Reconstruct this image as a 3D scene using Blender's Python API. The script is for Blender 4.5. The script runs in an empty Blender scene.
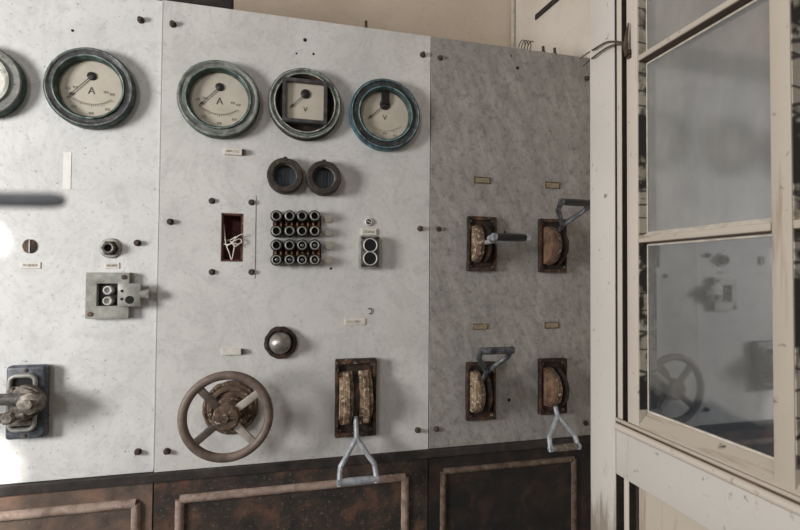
import bpy, bmesh, math, random
from mathutils import Vector, Matrix, noise
random.seed(7)
COL = bpy.context.scene.collection
PI = math.pi

# ------------------------------------------------------------------ camera model (metres)
F, YAW, PITCH, ROLL = 463.7, 0.239756, 0.022765, 0.0077347
CAMP = Vector((0.0, -1.5, 1.45))
_fw = Vector((math.sin(YAW)*math.cos(PITCH), math.cos(YAW)*math.cos(PITCH), math.sin(PITCH)))
_r = Vector((math.cos(YAW), -math.sin(YAW), 0)); _u = _r.cross(_fw)
RT = math.cos(ROLL)*_r + math.sin(ROLL)*_u
UP = -math.sin(ROLL)*_r + math.cos(ROLL)*_u
def ray(px, py): return (px-400)*RT + (265-py)*UP + F*_fw
def W(px, py, off=0.0):                 # point on the switchboard plane (off = distance in front of it)
    d = ray(px, py); return CAMP + d*((-off-CAMP.y)/d.y)
def D(px, py, x):                       # point on a plane x = const (the door)
    d = ray(px, py); return CAMP + d*((x-CAMP.x)/d.x)
def rect(x0, x1, y0, y1, off=0.0):      # pixel box -> (xc, zc, halfwidth, halfheight) on the board
    ym, xm = (y0+y1)/2, (x0+x1)/2
    a, b, t, l = W(x0, ym, off), W(x1, ym, off), W(xm, y0, off), W(xm, y1, off)
    return (a.x+b.x)/2, (t.z+l.z)/2, (b.x-a.x)/2, (t.z-l.z)/2

# ------------------------------------------------------------------ materials
def new_mat(name):
    m = bpy.data.materials.new(name); m.use_nodes = True
    nt = m.node_tree; b = nt.nodes['Principled BSDF']
    return m, nt, b
def N(nt, t, **k):
    n = nt.nodes.new(t)
    for a, v in k.items(): setattr(n, a, v)
    return n
def c4(c): return (c[0], c[1], c[2], 1)
def s2l(c): return tuple(((v/255)/12.92 if v/255 <= .04045 else ((v/255+.055)/1.055)**2.4) for v in c)
def pos(nt, scale=(1,1,1), rot=(0,0,0)):
    g = N(nt, 'ShaderNodeNewGeometry'); mp = N(nt, 'ShaderNodeMapping')
    mp.inputs['Scale'].default_value = scale; v = g.outputs['Position']
    if any(rot):
        m0 = N(nt, 'ShaderNodeMapping'); m0.inputs['Rotation'].default_value = rot
        nt.links.new(v, m0.inputs['Vector']); v = m0.outputs['Vector']
    nt.links.new(v, mp.inputs['Vector']); return mp.outputs['Vector']
def nz(nt, vec, scale, detail=6, rough=.6, dist=0):
    n = N(nt, 'ShaderNodeTexNoise'); n.inputs['Scale'].default_value = scale
    n.inputs['Detail'].default_value = detail; n.inputs['Roughness'].default_value = rough
    n.inputs['Distortion'].default_value = dist
    nt.links.new(vec, n.inputs['Vector']); return n.outputs['Fac']
def ramp(nt, fac, stops, interp='LINEAR'):
    r = N(nt, 'ShaderNodeValToRGB'); r.color_ramp.interpolation = interp
    e = r.color_ramp.elements
    while len(e) < len(stops): e.new(.5)
    for i, (p, c) in enumerate(stops):
        e[i].position = p; e[i].color = c4(c) if not isinstance(c, (int, float)) else (c, c, c, 1)
    nt.links.new(fac, r.inputs['Fac']); return r.outputs['Color']
def mixc(nt, fac, a, b, mode='MIX'):
    m = N(nt, 'ShaderNodeMix', data_type='RGBA', blend_type=mode)
    for s, v in ((m.inputs[0], fac), (m.inputs[6], a), (m.inputs[7], b)):
        if isinstance(v, (int, float)): s.default_value = v
        elif isinstance(v, tuple): s.default_value = c4(v)
        else: nt.links.new(v, s)
    return m.outputs[2]
def bump(nt, b, h, strength=.4, dist=.002):
    n = N(nt, 'ShaderNodeBump'); n.inputs['Strength'].default_value = strength
    n.inputs['Distance'].default_value = dist
    nt.links.new(h, n.inputs['Height']); nt.links.new(n.outputs['Normal'], b.inputs['Normal'])
def plain(name, c, rough=.6, metal=0, var=.12, scale=60):
    m, nt, b = new_mat(name); c = s2l(c)
    f = nz(nt, pos(nt), scale)
    lo = tuple(v*(1-var*2) for v in c); hi = tuple(min(1, v*(1+var*2)) for v in c)
    nt.links.new(ramp(nt, f, [(.3, lo), (.7, hi)]), b.inputs['Base Color'])
    b.inputs['Roughness'].default_value = rough; b.inputs['Metallic'].default_value = metal
    bump(nt, b, f, .15, .001); return m
def marble(name, base, vein, streak, amt, seed):
    m, nt, b = new_mat(name); base, vein = s2l(base), s2l(vein)
    v = pos(nt, (1, 1, 1), (0, seed*.1, 0))
    big = nz(nt, v, 3.2, 8, .62, .6)
    col = mixc(nt, ramp(nt, big, [(.36, 0.0), (.68, 1.0)]), tuple(x*.90 for x in base), tuple(min(1, x*1.06) for x in base))
    vs = pos(nt, (9, 9, 2.6) if streak else (5, 5, 4), (0, streak, 0))
    vn = nz(nt, vs, 1.3 if streak else 1.0, 9, .68, 1.2)
    veins = ramp(nt, vn, [(.455, 0.0), (.497, 1.0), (.53, 0.0)])
    col = mixc(nt, mixc(nt, amt, (0, 0, 0), veins), col, vein)
    if streak:
        st = nz(nt, pos(nt, (16, 16, 5), (0, streak, 0)), 1.3, 8, .75, .5)
        col = mixc(nt, ramp(nt, st, [(.42, 0.0), (.70, .55)]), col, vein)
        s2 = nz(nt, pos(nt, (1, 1, 1)), 34, 8, .78)
        col = mixc(nt, ramp(nt, s2, [(.50, 0.0), (.68, .75)]), col, tuple(x*.8 for x in vein))
    fine = nz(nt, pos(nt), 70, 5, .7)
    col = mixc(nt, ramp(nt, fine, [(.53, 0.0), (.72, .45)]), col, vein)
    blot = nz(nt, pos(nt), 16, 4, .55)
    col = mixc(nt, ramp(nt, blot, [(.54, 0.0), (.76, .34)]), col, vein)
    for an, tw in ((.9, .004), (-.5, .0035), (.2, .003)):
        sn = nz(nt, pos(nt, (60, 1, 3.0), (0, an, 0)), 1.0, 3, .5, .4)
        mk = nz(nt, pos(nt), 9, 3, .5)
        line = ramp(nt, sn, [(.60-tw, 0.0), (.60, .5), (.60+tw, 0.0)])
        col = mixc(nt, mixc(nt, ramp(nt, mk, [(.5, 0.0), (.6, 1.0)]), (0, 0, 0), line), col, tuple(x*.7 for x in vein))
    sp = nz(nt, pos(nt), 140, 2, .5)
    col = mixc(nt, ramp(nt, sp, [(.70, 0.0), (.76, .7)]), col, s2l((70, 62, 56)))
    nt.links.new(col, b.inputs['Base Color']); b.inputs['Roughness'].default_value = .55
    b.inputs['Specular IOR Level'].default_value = .3
    bump(nt, b, fine, .12, .001); return m
def rusty(name, a, bb, c, dust=None, scale=26, dustlo=.56, rough=.85, metal=0.0, bs=.6, dscale=90):
    m, nt, b = new_mat(name); a, bb, c = map(s2l, (a, bb, c))
    v = pos(nt)
    f = nz(nt, v, scale, 8, .65, .4)
    col = ramp(nt, f, [(.34, a), (.5, bb), (.68, c)])
    if dust:
        g = nz(nt, v, dscale, 6, .7)
        col = mixc(nt, ramp(nt, g, [(dustlo, 0.0), (dustlo+.10, .9)]), col, s2l(dust))
    nt.links.new(col, b.inputs['Base Color']); b.inputs['Roughness'].default_value = rough
    b.inputs['Metallic'].default_value = metal
    h = nz(nt, v, 120, 6, .75); bump(nt, b, h, bs, .003); return m
def paintwood(name, paint, wood, lo=.60, grain=(3, 60, 3), dirt=.3, dark=(60, 48, 38), cells=False, worn_below=None):
    m, nt, b = new_mat(name); paint, wood, dark = s2l(paint), s2l(wood), s2l(dark)
    v = pos(nt)
    f = nz(nt, pos(nt, grain), 1.0, 9, .7, .3)
    g = nz(nt, v, 22, 8, .7)
    col = mixc(nt, ramp(nt, nz(nt, v, 5, 5), [(.35, 0.0), (.7, dirt)]), paint, tuple(x*.72 for x in paint))
    col = mixc(nt, ramp(nt, f, [(lo, 0.0), (lo+.13, .85)]), col, wood)
    col = mixc(nt, ramp(nt, g, [(.645, 0.0), (.69, .9)]), col, dark)
    g2 = nz(nt, v, 90, 5, .6)
    col = mixc(nt, ramp(nt, g2, [(.66, 0.0), (.72, .6)]), col, dark)
    if worn_below:                      # paint rubbed off to bare wood low down
        g0 = N(nt, 'ShaderNodeNewGeometry'); sx = N(nt, 'ShaderNodeSeparateXYZ'); nt.links.new(g0.outputs['Position'], sx.inputs[0])
        mr = N(nt, 'ShaderNodeMapRange'); nt.links.new(sx.outputs['Z'], mr.inputs[0])
        for k_, v_ in zip((1, 2, 3, 4), (worn_below+.06, worn_below-.16, -.25, .22)): mr.inputs[k_].default_value = v_
        ad = N(nt, 'ShaderNodeMath', operation='ADD'); nt.links.new(mr.outputs[0], ad.inputs[0]); nt.links.new(nz(nt, pos(nt, (70, 70, 5)), 1.0, 7, .7), ad.inputs[1])
        col = mixc(nt, ramp(nt, ad.outputs[0], [(.5, 0.0), (.64, .8)]), col, tuple(x*.7 for x in wood))
    if cells:
        vo = N(nt, 'ShaderNodeTexVoronoi', feature='DISTANCE_TO_EDGE'); vo.inputs['Scale'].default_value = 1
        nt.links.new(pos(nt, (6, 9, 34)), vo.inputs['Vector'])
        ck = ramp(nt, vo.outputs['Distance'], [(.02, .9), (.06, 0.0)])
        col = mixc(nt, ck, col, dark)
        col = mixc(nt, ramp(nt, nz(nt, v, 11, 6), [(.50, 0.0), (.55, 1.0)]), col, dark)
    nt.links.new(col, b.inputs['Base Color']); b.inputs['Roughness'].default_value = .65
    bump(nt, b, g, .3, .002); return m
def plaster(name, c, c2, dark):
    m, nt, b = new_mat(name); c, c2, dark = map(s2l, (c, c2, dark)); v = pos(nt)
    col = ramp(nt, nz(nt, v, 2.6, 8, .6), [(.35, c2), (.65, c)])
    col = mixc(nt, ramp(nt, nz(nt, v, 30, 7, .7), [(.62, 0.0), (.74, .5)]), col, dark)
    vn = nz(nt, v, 4.5, 6, .6, 1.0)
    col = mixc(nt, ramp(nt, vn, [(.494, 0.0), (.5, .22), (.506, 0.0)]), col, dark)
    nt.links.new(col, b.inputs['Base Color']); b.inputs['Roughness'].default_value = .9
    bump(nt, b, nz(nt, v, 45, 6), .3, .004); return m
def dusty_glass(name, gr=.03, ior=2.5, d0=.50, d1=.74, dulled=None, gain=1.0):
    m, nt, b = new_mat(name)
    out = nt.nodes['Material Output']
    v = pos(nt)
    dif = N(nt, 'ShaderNodeBsdfDiffuse')
    col = ramp(nt, nz(nt, pos(nt, (1, 1, .35)), 9, 8, .65), [(.3, s2l((104, 104, 103))), (.75, s2l((134, 132, 128)))])
    if gain != 1: col = mixc(nt, 1.0, col, (gain, gain, gain), 'MULTIPLY')
    if dulled:                           # pane colour turns dark blue-grey towards its bottom edge
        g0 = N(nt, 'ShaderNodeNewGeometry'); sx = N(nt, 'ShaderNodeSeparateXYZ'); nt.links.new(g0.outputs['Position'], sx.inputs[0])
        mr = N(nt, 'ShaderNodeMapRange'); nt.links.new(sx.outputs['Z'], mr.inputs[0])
        for k_, v_ in zip((1, 2, 3, 4), (dulled+.012, dulled-.035, -.10, .55)): mr.inputs[k_].default_value = v_
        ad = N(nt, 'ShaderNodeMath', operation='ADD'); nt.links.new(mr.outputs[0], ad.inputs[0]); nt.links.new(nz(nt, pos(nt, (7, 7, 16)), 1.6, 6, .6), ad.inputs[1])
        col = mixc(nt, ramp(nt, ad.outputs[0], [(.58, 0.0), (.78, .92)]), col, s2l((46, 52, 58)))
    nt.links.new(col, dif.inputs['Color'])
    tr = N(nt, 'ShaderNodeBsdfTransparent'); tr.inputs['Color'].default_value = (.75, .78, .78, 1)
    gl = N(nt, 'ShaderNodeBsdfGlossy'); gl.inputs['Roughness'].default_value = gr
    gl.inputs['Color'].default_value = (.76, .77, .79, 1)
    m1 = N(nt, 'ShaderNodeMixShader'); m1.inputs[0].default_value = .6
    sm = ramp(nt, nz(nt, v, 12, 8, .7), [(.3, d0), (.7, d1)])
    nt.links.new(sm, m1.inputs[0])
    nt.links.new(tr.outputs[0], m1.inputs[1]); nt.links.new(dif.outputs[0], m1.inputs[2])
    fr = N(nt, 'ShaderNodeFresnel'); fr.inputs['IOR'].default_value = ior
    m2 = N(nt, 'ShaderNodeMixShader')
    nt.links.new(fr.outputs[0], m2.inputs[0]); nt.links.new(m1.outputs[0], m2.inputs[1]); nt.links.new(gl.outputs[0], m2.inputs[2])
    nt.links.new(m2.outputs[0], out.inputs['Surface']); nt.nodes.remove(b); return m

M = {}
M['marbleA'] = marble('marble_pale', (209, 208, 206), (162, 161, 160), 0, .20, 1)
M['marbleB'] = marble('marble_pale_middle', (201, 198, 194), (152, 149, 146), 0, .22, 4)
M['marbleC'] = marble('marble_grey', (160, 155, 150), (100, 96, 93), .42, .25, 7)
M['iron'] = rusty('rusted_iron_lit', (62, 54, 49), (94, 79, 69), (128, 98, 81), (150, 138, 128), 9, .63)  # lighter tone of the lit left base panel put into the colour
M['iron_dark'] = rusty('rusted_iron_dark', (17, 15, 14), (28, 23, 21), (62, 42, 32), (92, 82, 74), 11, .70)
M['iron_mid'] = rusty('rusted_iron_middle', (30, 27, 25), (54, 44, 38), (100, 70, 53), (122, 110, 98), 10, .58)
M['mould'] = rusty('moulding_rust', (112, 94, 84), (142, 122, 110), (164, 144, 132), (196, 186, 174), 30, .60)
M['mould_dark'] = rusty('moulding_dark', (64, 50, 42), (92, 76, 65), (118, 100, 87), (176, 164, 148), 40, .60, .85, 0, .6, 160)
M['ledge'] = rusty('black_ledge', (30, 26, 24), (44, 38, 35), (64, 54, 48), (110, 98, 86), 20, .68)
M['brown'] = rusty('brown_rust', (50, 40, 33), (84, 66, 53), (116, 92, 74), (196, 184, 162), 32, .57)
M['brown_dark'] = rusty('dark_rust', (18, 15, 13), (36, 27, 22), (80, 50, 34), (150, 134, 112), 30, .66)
M['cheek'] = rusty('flaking_cast_cheek', (62, 48, 38), (122, 100, 78), (158, 134, 108), (204, 194, 172), 30, .53)
M['cheek_tan'] = rusty('tan_cast_cheek', (58, 44, 35), (112, 86, 66), (142, 112, 86), (190, 174, 148), 30, .63)
M['border'] = rusty('crusted_border', (20, 16, 14), (50, 36, 28), (104, 68, 46), (186, 172, 148), 34, .60)
M['wheel'] = rusty('wheel_brown_paint', (80, 67, 59), (102, 87, 78), (124, 108, 97), (142, 128, 116), 22, .68, .55, 0, .15)
M['spoke_dark'] = rusty('dark_spoke', (50, 42, 37), (66, 56, 49), (88, 76, 67), (130, 118, 106), 22, .70, .55, 0, .2)
M['wheel_pale'] = rusty('bare_spoke', (128, 120, 112), (156, 148, 138), (178, 170, 160), (96, 84, 72), 22, .66, .5)
M['steel'] = rusty('worn_steel', (126, 129, 134), (160, 163, 169), (184, 187, 191), (86, 74, 66), 40, .66, .45, .35, .2)
M['steel_dark'] = rusty('dark_steel', (52, 52, 55), (84, 86, 90), (132, 135, 139), (168, 160, 150), 40, .66, .4, .5, .3)
M['chrome'] = plain('chrome', (190, 192, 194), .22, .9, .1)
M['dome'] = rusty('dull_dome_metal', (112, 108, 104), (150, 146, 140), (172, 168, 162), (90, 76, 66), 50, .68, .38, .75, .25)
M['black'] = plain('black_bakelite', (26, 25, 25), .35)
M['blackgrip'] = plain('black_grip', (30, 29, 29), .32)
M['hole'] = plain('dark_hole', (20, 17, 16), .9)
M['bolt'] = rusty('bolt_rust', (40, 32, 26), (64, 52, 42), (92, 76, 60), None, 120)
M['g_dark'] = rusty('bezel_charcoal', (46, 44, 46), (68, 65, 66), (88, 86, 84), (138, 148, 138), 40, .66, .5, .2, .2)
M['g_pale'] = rusty('bezel_grey_green', (82, 83, 79), (114, 115, 110), (144, 143, 137), (72, 62, 54), 30, .57, .55, .1, .3)
M['g_mid'] = rusty('bezel_worn_green', (62, 66, 61), (98, 105, 97), (132, 138, 128), (62, 46, 40), 34, .56, .55, .1, .4)
M['g_flake'] = rusty('bezel_black_flaking', (24, 26, 26), (44, 46, 46), (64, 76, 78), (120, 140, 140), 46, .60, .55, .1, .5)
M['rim_green'] = rusty('verdigris_edge', (66, 86, 81), (112, 132, 124), (164, 172, 164), (40, 40, 38), 40, .58, .5, .2, .3)
M['rim_dark'] = rusty('dark_green_side', (34, 42, 39), (54, 68, 63), (84, 110, 102), None, 40, .6, .5, .2, .3)
M['rim_blue'] = rusty('blue_verdigris', (30, 50, 58), (54, 92, 106), (92, 134, 146), (40, 38, 36), 40, .57, .5, .1, .3)
M['rim_bluelight'] = rusty('pale_blue_edge', (60, 84, 88), (104, 140, 148), (150, 170, 170), (40, 38, 36), 40, .58, .5, .1, .3)
M['rim_pale'] = rusty('pale_rim', (120, 122, 114), (168, 170, 160), (194, 194, 184), (80, 66, 54), 40, .64, .5, .1, .3)
M['dial'] = plain('cream_dial', (180, 172, 157), .6, 0, .05, 25)  # cream darkened to hold the shading of the recessed, glazed dial
M['dial_white'] = plain('pale_dial', (206, 202, 194), .6, 0, .07, 40)
M['ink'] = plain('dial_ink', (76, 71, 66), .6)
M['ink_soft'] = plain('faded_ink', (136, 128, 117), .7)
M['ink_label'] = plain('pale_lettering', (158, 150, 139), .7)
M['lens'] = plain('smoky_lens', (70, 75, 78), .12, 0, .2, 30)
M['lensline'] = plain('lens_line', (108, 111, 111), .5)
M['socket'] = rusty('porthole_brown', (32, 26, 22), (48, 39, 32), (70, 57, 46), None, 60, .6, .7)
M['plate'] = plain('ivory_plate', (204, 198, 187), .5, 0, .06)
M['plate_brass'] = plain('brass_label', (150, 134, 106), .5, .1, .15)
M['paper'] = plain('pale_paper', (224, 222, 216), .8, 0, .04)
M['porcelain'] = plain('chipped_porcelain', (192, 190, 184), .3, 0, .06)
M['copper'] = rusty('corroded_brass', (70, 48, 32), (118, 82, 54), (166, 124, 84), None, 90)
M['cast'] = rusty('grey_cast', (112, 110, 103), (140, 138, 131), (164, 162, 155), (92, 84, 74), 30, .66, .5, .2, .2)
M['enamel'] = rusty('blue_black_enamel', (44, 48, 54), (64, 69, 76), (98, 102, 108), (176, 170, 160), 60, .66, .4, 0, .3)
M['dulled'] = rusty('grimy_steel', (66, 60, 54), (108, 99, 90), (156, 147, 136), (62, 46, 36), 60, .62, .5, .3, .5)
M['arm_grey'] = rusty('worn_grey_arm', (62, 60, 58), (98, 96, 94), (140, 136, 132), (70, 56, 46), 40, .64, .45, .3, .2)
M['front'] = rusty('mottled_front', (44, 43, 41), (82, 80, 76), (124, 121, 114), (176, 172, 164), 60, .66, .6, .2, .3)
M['wire'] = plain('white_wire', (208, 200, 188), .5)
M['wire_dark'] = rusty('brown_wire', (44, 34, 28), (70, 54, 44), (96, 78, 64), None, 80)
M['redbox'] = rusty('oxblood_box', (66, 36, 33), (90, 50, 45), (108, 66, 58), None, 20)
M['paint'] = paintwood('cream_paint', (182, 172, 160), (132, 110, 92), .61, (60, 60, 4))
M['paint_rail'] = paintwood('grey_white_paint', (184, 178, 170), (140, 124, 107), .63, (26, 26, 4))
M['paint_post'] = paintwood('grey_white_post_paint', (184, 178, 170), (140, 124, 107), .63, (26, 26, 4), worn_below=1.10)
M['paint_bare'] = paintwood('worn_paint', (172, 161, 147), (132, 108, 88), .55, (50, 50, 3))
M['paint_bare_h'] = paintwood('worn_paint_sill', (170, 159, 146), (128, 106, 87), .56, (50, 4, 50))
M['flaky'] = paintwood('flaking_rebate', (170, 160, 144), (90, 70, 52), .52, (10, 10, 10), .4, (38, 29, 23), True)
M['bare_dark'] = paintwood('bare_brown_wood', (74, 56, 42), (120, 98, 74), .62, (20, 8, 20), .5, (34, 26, 20))
M['putty'] = plain('old_putty', (184, 176, 164), .7, 0, .12, 60)
M['glass'] = dusty_glass('dusty_glass', dulled=D(700, 398, .6008).z)
M['glass_matt'] = dusty_glass('dusty_glass_matt', .10, 2.3, .70, .84, gain=1.30)
M['wall'] = plaster('beige_plaster', (204, 190, 173), (188, 173, 156), (128, 112, 98))
M['wall2'] = plaster('cream_plaster', (216, 207, 196), (203, 193, 181), (150, 134, 118))
M['floor'] = plaster('concrete_floor', (112, 104, 96), (92, 86, 80), (60, 54, 50))
M['groove'] = plain('dark_groove', (46, 36, 29), .9, 0, .2)
M['rod'] = plain('dark_grey_rod', (146, 150, 156), .7)

# ------------------------------------------------------------------ mesh builder
class MB:
    def __init__(s): s.bm = bmesh.new()
    def _join(s, b2, mat=None):
        if mat is not None: b2.transform(mat)
        me = bpy.data.meshes.new('t'); b2.to_mesh(me); b2.free(); s.bm.from_mesh(me); bpy.data.meshes.remove(me)
    def box(s, x0, x1, y0, y1, z0, z1, bev=0, seg=2, mat=None):
        b = bmesh.new(); bmesh.ops.create_cube(b, size=1)
        for v in b.verts:
            v.co = Vector(((x0+x1)/2+v.co.x*(x1-x0), (y0+y1)/2+v.co.y*(y1-y0), (z0+z1)/2+v.co.z*(z1-z0)))
        if bev: bmesh.ops.bevel(b, geom=b.edges[:], offset=bev, segments=seg, affect='EDGES', profile=.5)
        s._join(b, mat); return s
    def lathe(s, prof, c=(0, 0, 0), seg=48, cap0=False, cap1=True, mat=None, phase=0):
        # prof: (radius, off) along -y
        b = bmesh.new(); rings = []
        for r, o in prof:
            rings.append([b.verts.new((c[0]+r*math.cos(phase+2*PI*k/seg), c[1]-o, c[2]+r*math.sin(phase+2*PI*k/seg))) for k in range(seg)])
        for A, B in zip(rings, rings[1:]):
            for k in range(seg):
                b.faces.new((A[k], A[(k+1) % seg], B[(k+1) % seg], B[k]))
        if cap0: b.faces.new(rings[0])
        if cap1: b.faces.new(rings[-1])
        bmesh.ops.recalc_face_normals(b, faces=b.faces[:])
        s._join(b, mat); return s
    def tube(s, pts, r, seg=10, closed=False, mat=None, rr=None):
        b = bmesh.new(); pts = [Vector(p) for p in pts]; n = len(pts); rings = []
        up = None
        for i, p in enumerate(pts):
            a = pts[(i-1) % n] if (closed or i > 0) else p
            c = pts[(i+1) % n] if (closed or i < n-1) else p
            t = (c-a).normalized()
            if up is None:
                up = t.orthogonal().normalized()
            up = (up - t*up.dot(t)).normalized(); sd = t.cross(up)
            q = rr[i] if rr else r
            rings.append([b.verts.new(p + q*(math.cos(2*PI*k/seg)*up + math.sin(2*PI*k/seg)*sd)) for k in range(seg)])
        m = n if closed else n-1
        for i in range(m):
            A, B = rings[i], rings[(i+1) % n]
            for k in range(seg): b.faces.new((A[k], A[(k+1) % seg], B[(k+1) % seg], B[k]))
        if not closed: b.faces.new(rings[0]); b.faces.new(rings[-1])
        bmesh.ops.recalc_face_normals(b, faces=b.faces[:])
        s._join(b, mat); return s
    def prism(s, pts, d0, d1, axis='y', bev=0, mat=None):
        # polygon in (x,z) extruded in y, or in (y,z) extruded in x
        b = bmesh.new()
        def P(p, d): return (p[0], d, p[1]) if axis == 'y' else (d, p[0], p[1])
        A = [b.verts.new(P(p, d0)) for p in pts]; B = [b.verts.new(P(p, d1)) for p in pts]; n = len(pts)
        b.faces.new(A); b.faces.new(B)
        for k in range(n): b.faces.new((A[k], A[(k+1) % n], B[(k+1) % n], B[k]))
        bmesh.ops.recalc_face_normals(b, faces=b.faces[:])
        if bev: bmesh.ops.bevel(b, geom=[e for e in b.edges if e.calc_face_angle(0) > .5], offset=bev, segments=2, affect='EDGES')
        s._join(b, mat); return s
    def frame(s, o, h, y0, y1, bev=0):
        # rectangular ring: o, h = (x0,x1,z0,z1)
        b = bmesh.new()
        def ring(q, y): return [b.verts.new((x, y, z)) for x, z in ((q[0], q[2]), (q[1], q[2]), (q[1], q[3]), (q[0], q[3]))]
        a, c, d, e = ring(o, y0), ring(h, y0), ring(o, y1), ring(h, y1)
        for k in range(4):
            j = (k+1) % 4
            b.faces.new((a[k], a[j], c[j], c[k])); b.faces.new((d[k], d[j], e[j], e[k]))
            b.faces.new((a[k], a[j], d[j], d[k])); b.faces.new((c[k], c[j], e[j], e[k]))
        bmesh.ops.recalc_face_normals(b, faces=b.faces[:])
        if bev: bmesh.ops.bevel(b, geom=[x for x in b.edges if x.calc_face_angle(0) > .5], offset=bev, segments=2, affect='EDGES')
        s._join(b); return s
    def ball(s, c, r, sx=1, sy=1, sz=1, seg=20):
        b = bmesh.new(); bmesh.ops.create_uvsphere(b, u_segments=seg, v_segments=seg//2, radius=r)
        s._join(b, Matrix.Translation(c) @ Matrix.Diagonal((sx, sy, sz, 1))); return s
    def rough(s, amp, scale, cuts=0, seed=0):
        if cuts: bmesh.ops.subdivide_edges(s.bm, edges=s.bm.edges[:], cuts=cuts, use_grid_fill=True)
        s.bm.normal_update(); o = Vector((seed*3.1, seed*1.7, seed*.9))
        for v in s.bm.verts: v.co += v.normal*amp*noise.noise(v.co*scale+o)
        return s
    def build(s, name, mat, parent=None, loc=None, ang=35):
        me = bpy.data.meshes.new(name); bmesh.ops.remove_doubles(s.bm, verts=s.bm.verts[:], dist=1e-6)
        s.bm.to_mesh(me); s.bm.free()
        me.polygons.foreach_set('use_smooth', [True]*len(me.polygons)); me.set_sharp_from_angle(angle=math.radians(ang))
        me.materials.append(mat); o = bpy.data.objects.new(name, me); COL.objects.link(o)
        if parent: o.parent = parent
        if loc is not None: o.location = loc
        return o
def tag(o, label=None, cat=None, group=None, kind=None):
    for k, v in (('label', label), ('category', cat), ('group', group), ('kind', kind)):
        if v: o[k] = v
    return o
def thing(name, loc, label, cat, group=None, kind=None):
    o = bpy.data.objects.new(name, None); COL.objects.link(o); o.location = loc; o.empty_display_size = .02
    return tag(o, label, cat, group, kind)
def copy_tree(o, parent=None):
    c = o.copy(); COL.objects.link(c)
    if parent: c.parent = parent
    for ch in list(o.children): copy_tree(ch, c)
    return c
P1 = .004                                    # the left slab sits this much further back
def base(px, py):                            # a mounting point on the face of the board
    p = W(px, py); 
    if p.x < -.372: p = W(px, py, -P1)
    return p

# ------------------------------------------------------------------ setting
ztop = W(431.5, 36.5).z; zbot = W(428, 449).z
xs = [-1.225, (W(161, 20).x+W(155, 470).x)/2, (W(431.3, 38).x+W(428.2, 448).x)/2, W(591.5, 300).x]
XW = 1.125                                    # right-hand wall
YB = D(514, 30, XW).y                         # rear wall
MB().box(-3.2, 2.2, -3.0, YB+.1, -.1, 0).build('floor', M['floor'])
MB().box(-3.2, XW+.1, -3.0, YB+.1, 3.4, 3.5).build('ceiling', M['wall2'])
MB().box(-3.2, XW+.1, YB, YB+.1, 0, 3.4).build('wall_back', M['wall'])
MB().box(XW, XW+.1, -3.0, YB, 0, 3.4).build('wall_right', M['wall2'])
for n, l, c in (('ceiling', 'pale plaster ceiling above the switchboard', 'ceiling'), ('floor', 'grey concrete floor below the switchboard', 'floor'), ('wall_back', 'beige plaster wall behind and above the marble switchboard', 'wall'),
                ('wall_right', 'pale cream plaster wall right of the corner above the grey marble slab', 'wall')):
    tag(bpy.data.objects[n], l, c, kind='structure')

# ------------------------------------------------------------------ marble slabs
g = .0015
cut = rect(221.8, 242.2, 214, 261)
cutq = (cut[0]-cut[2], cut[0]+cut[2], cut[1]-cut[3], cut[1]+cut[3])
slabs = []
for i in range(3):
    x0, x1 = xs[i]+g, xs[i+1]-g
    lab = ('pale marble switchboard slab on the left, carrying the small sliding switch and blue-black lever switch',
           'pale marble middle slab carrying the handwheel, three gauges and fuse plugs',
           'grey veined marble slab on the right carrying four rusty lever switches')[i]
    t = thing('marble_panel', ((x0+x1)/2, 0, zbot), lab, 'panel', 'marble slabs of the switchboard')
    cx = (x0+x1)/2
    if i == 1:
        MB().frame((x0-cx, x1-cx, 0, ztop-zbot), (cutq[0]-cx, cutq[1]-cx, cutq[2]-zbot, cutq[3]-zbot), 0, .03).build('slab', M['marbleB'], t)
    else:
        y0 = P1 if i == 0 else 0
        MB().box(x0-cx, x1-cx, y0, .03, 0, ztop-zbot, .0012, 1).build('slab', M['marbleA' if i == 0 else 'marbleC'], t)
    if i == 0: MB().box(x1-cx+.0003, x1-cx+.0024, -.0006, .02, .01, ztop-zbot).build('joint_strip', M['porcelain'], t)
    slabs.append(t)
def bolt_mesh(r=.0125, h=.012):
    return MB().lathe([(r*1.25, 0), (r*1.25, .002), (r*.9, .003)], seg=20).lathe([(r, .002), (r, h*.75), (r*.8, h), (.0, h)], seg=6, cap1=False)
bm_o = bolt_mesh().build('fixing_bolt', M['bolt'])
bolts = [(0, 141, 20.5), (1, 173, 24.6), (1, 422.5, 55), (2, 440, 58), (1, 170.2, 221.8), (1, 420, 228.6), (2, 438.5, 229), (0, 137.5, 243),
         (0, 138, 451.5), (1, 167, 451), (1, 417.5, 430), (2, 436.5, 429), (2, 586.5, 78.5), (2, 587, 208), (2, 585.5, 423)]
first = True
for i, px, py in bolts:
    o = bm_o if first else bm_o.copy()
    if not first: COL.objects.link(o)
    first = False
    o.parent = slabs[i]; p = base(px, py); o.location = p - slabs[i].location
    o.scale = (.62, 1.25, .62) if i < 2 else (.6, .9, .6); o.rotation_euler = (0, random.uniform(0, 1), 0)
for i, px, py, r in ((1, 305, 40, .006), (1, 313.5, 54, .004), (1, 296.5, 53.5, .003), (1, 331, 268.5, .004), (2, 517.5, 68, .006), (2, 511, 56, .003), (0, 72.6, 30.6, .004), (2, 505, 232, .004), (2, 509, 400, .006)):
    p = base(px, py)
    MB().lathe([(r, .0), (r, .0006), (0, .0006)], seg=12, cap1=False).build('drill_hole', M['hole'], slabs[i], p - slabs[i].location)

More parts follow.
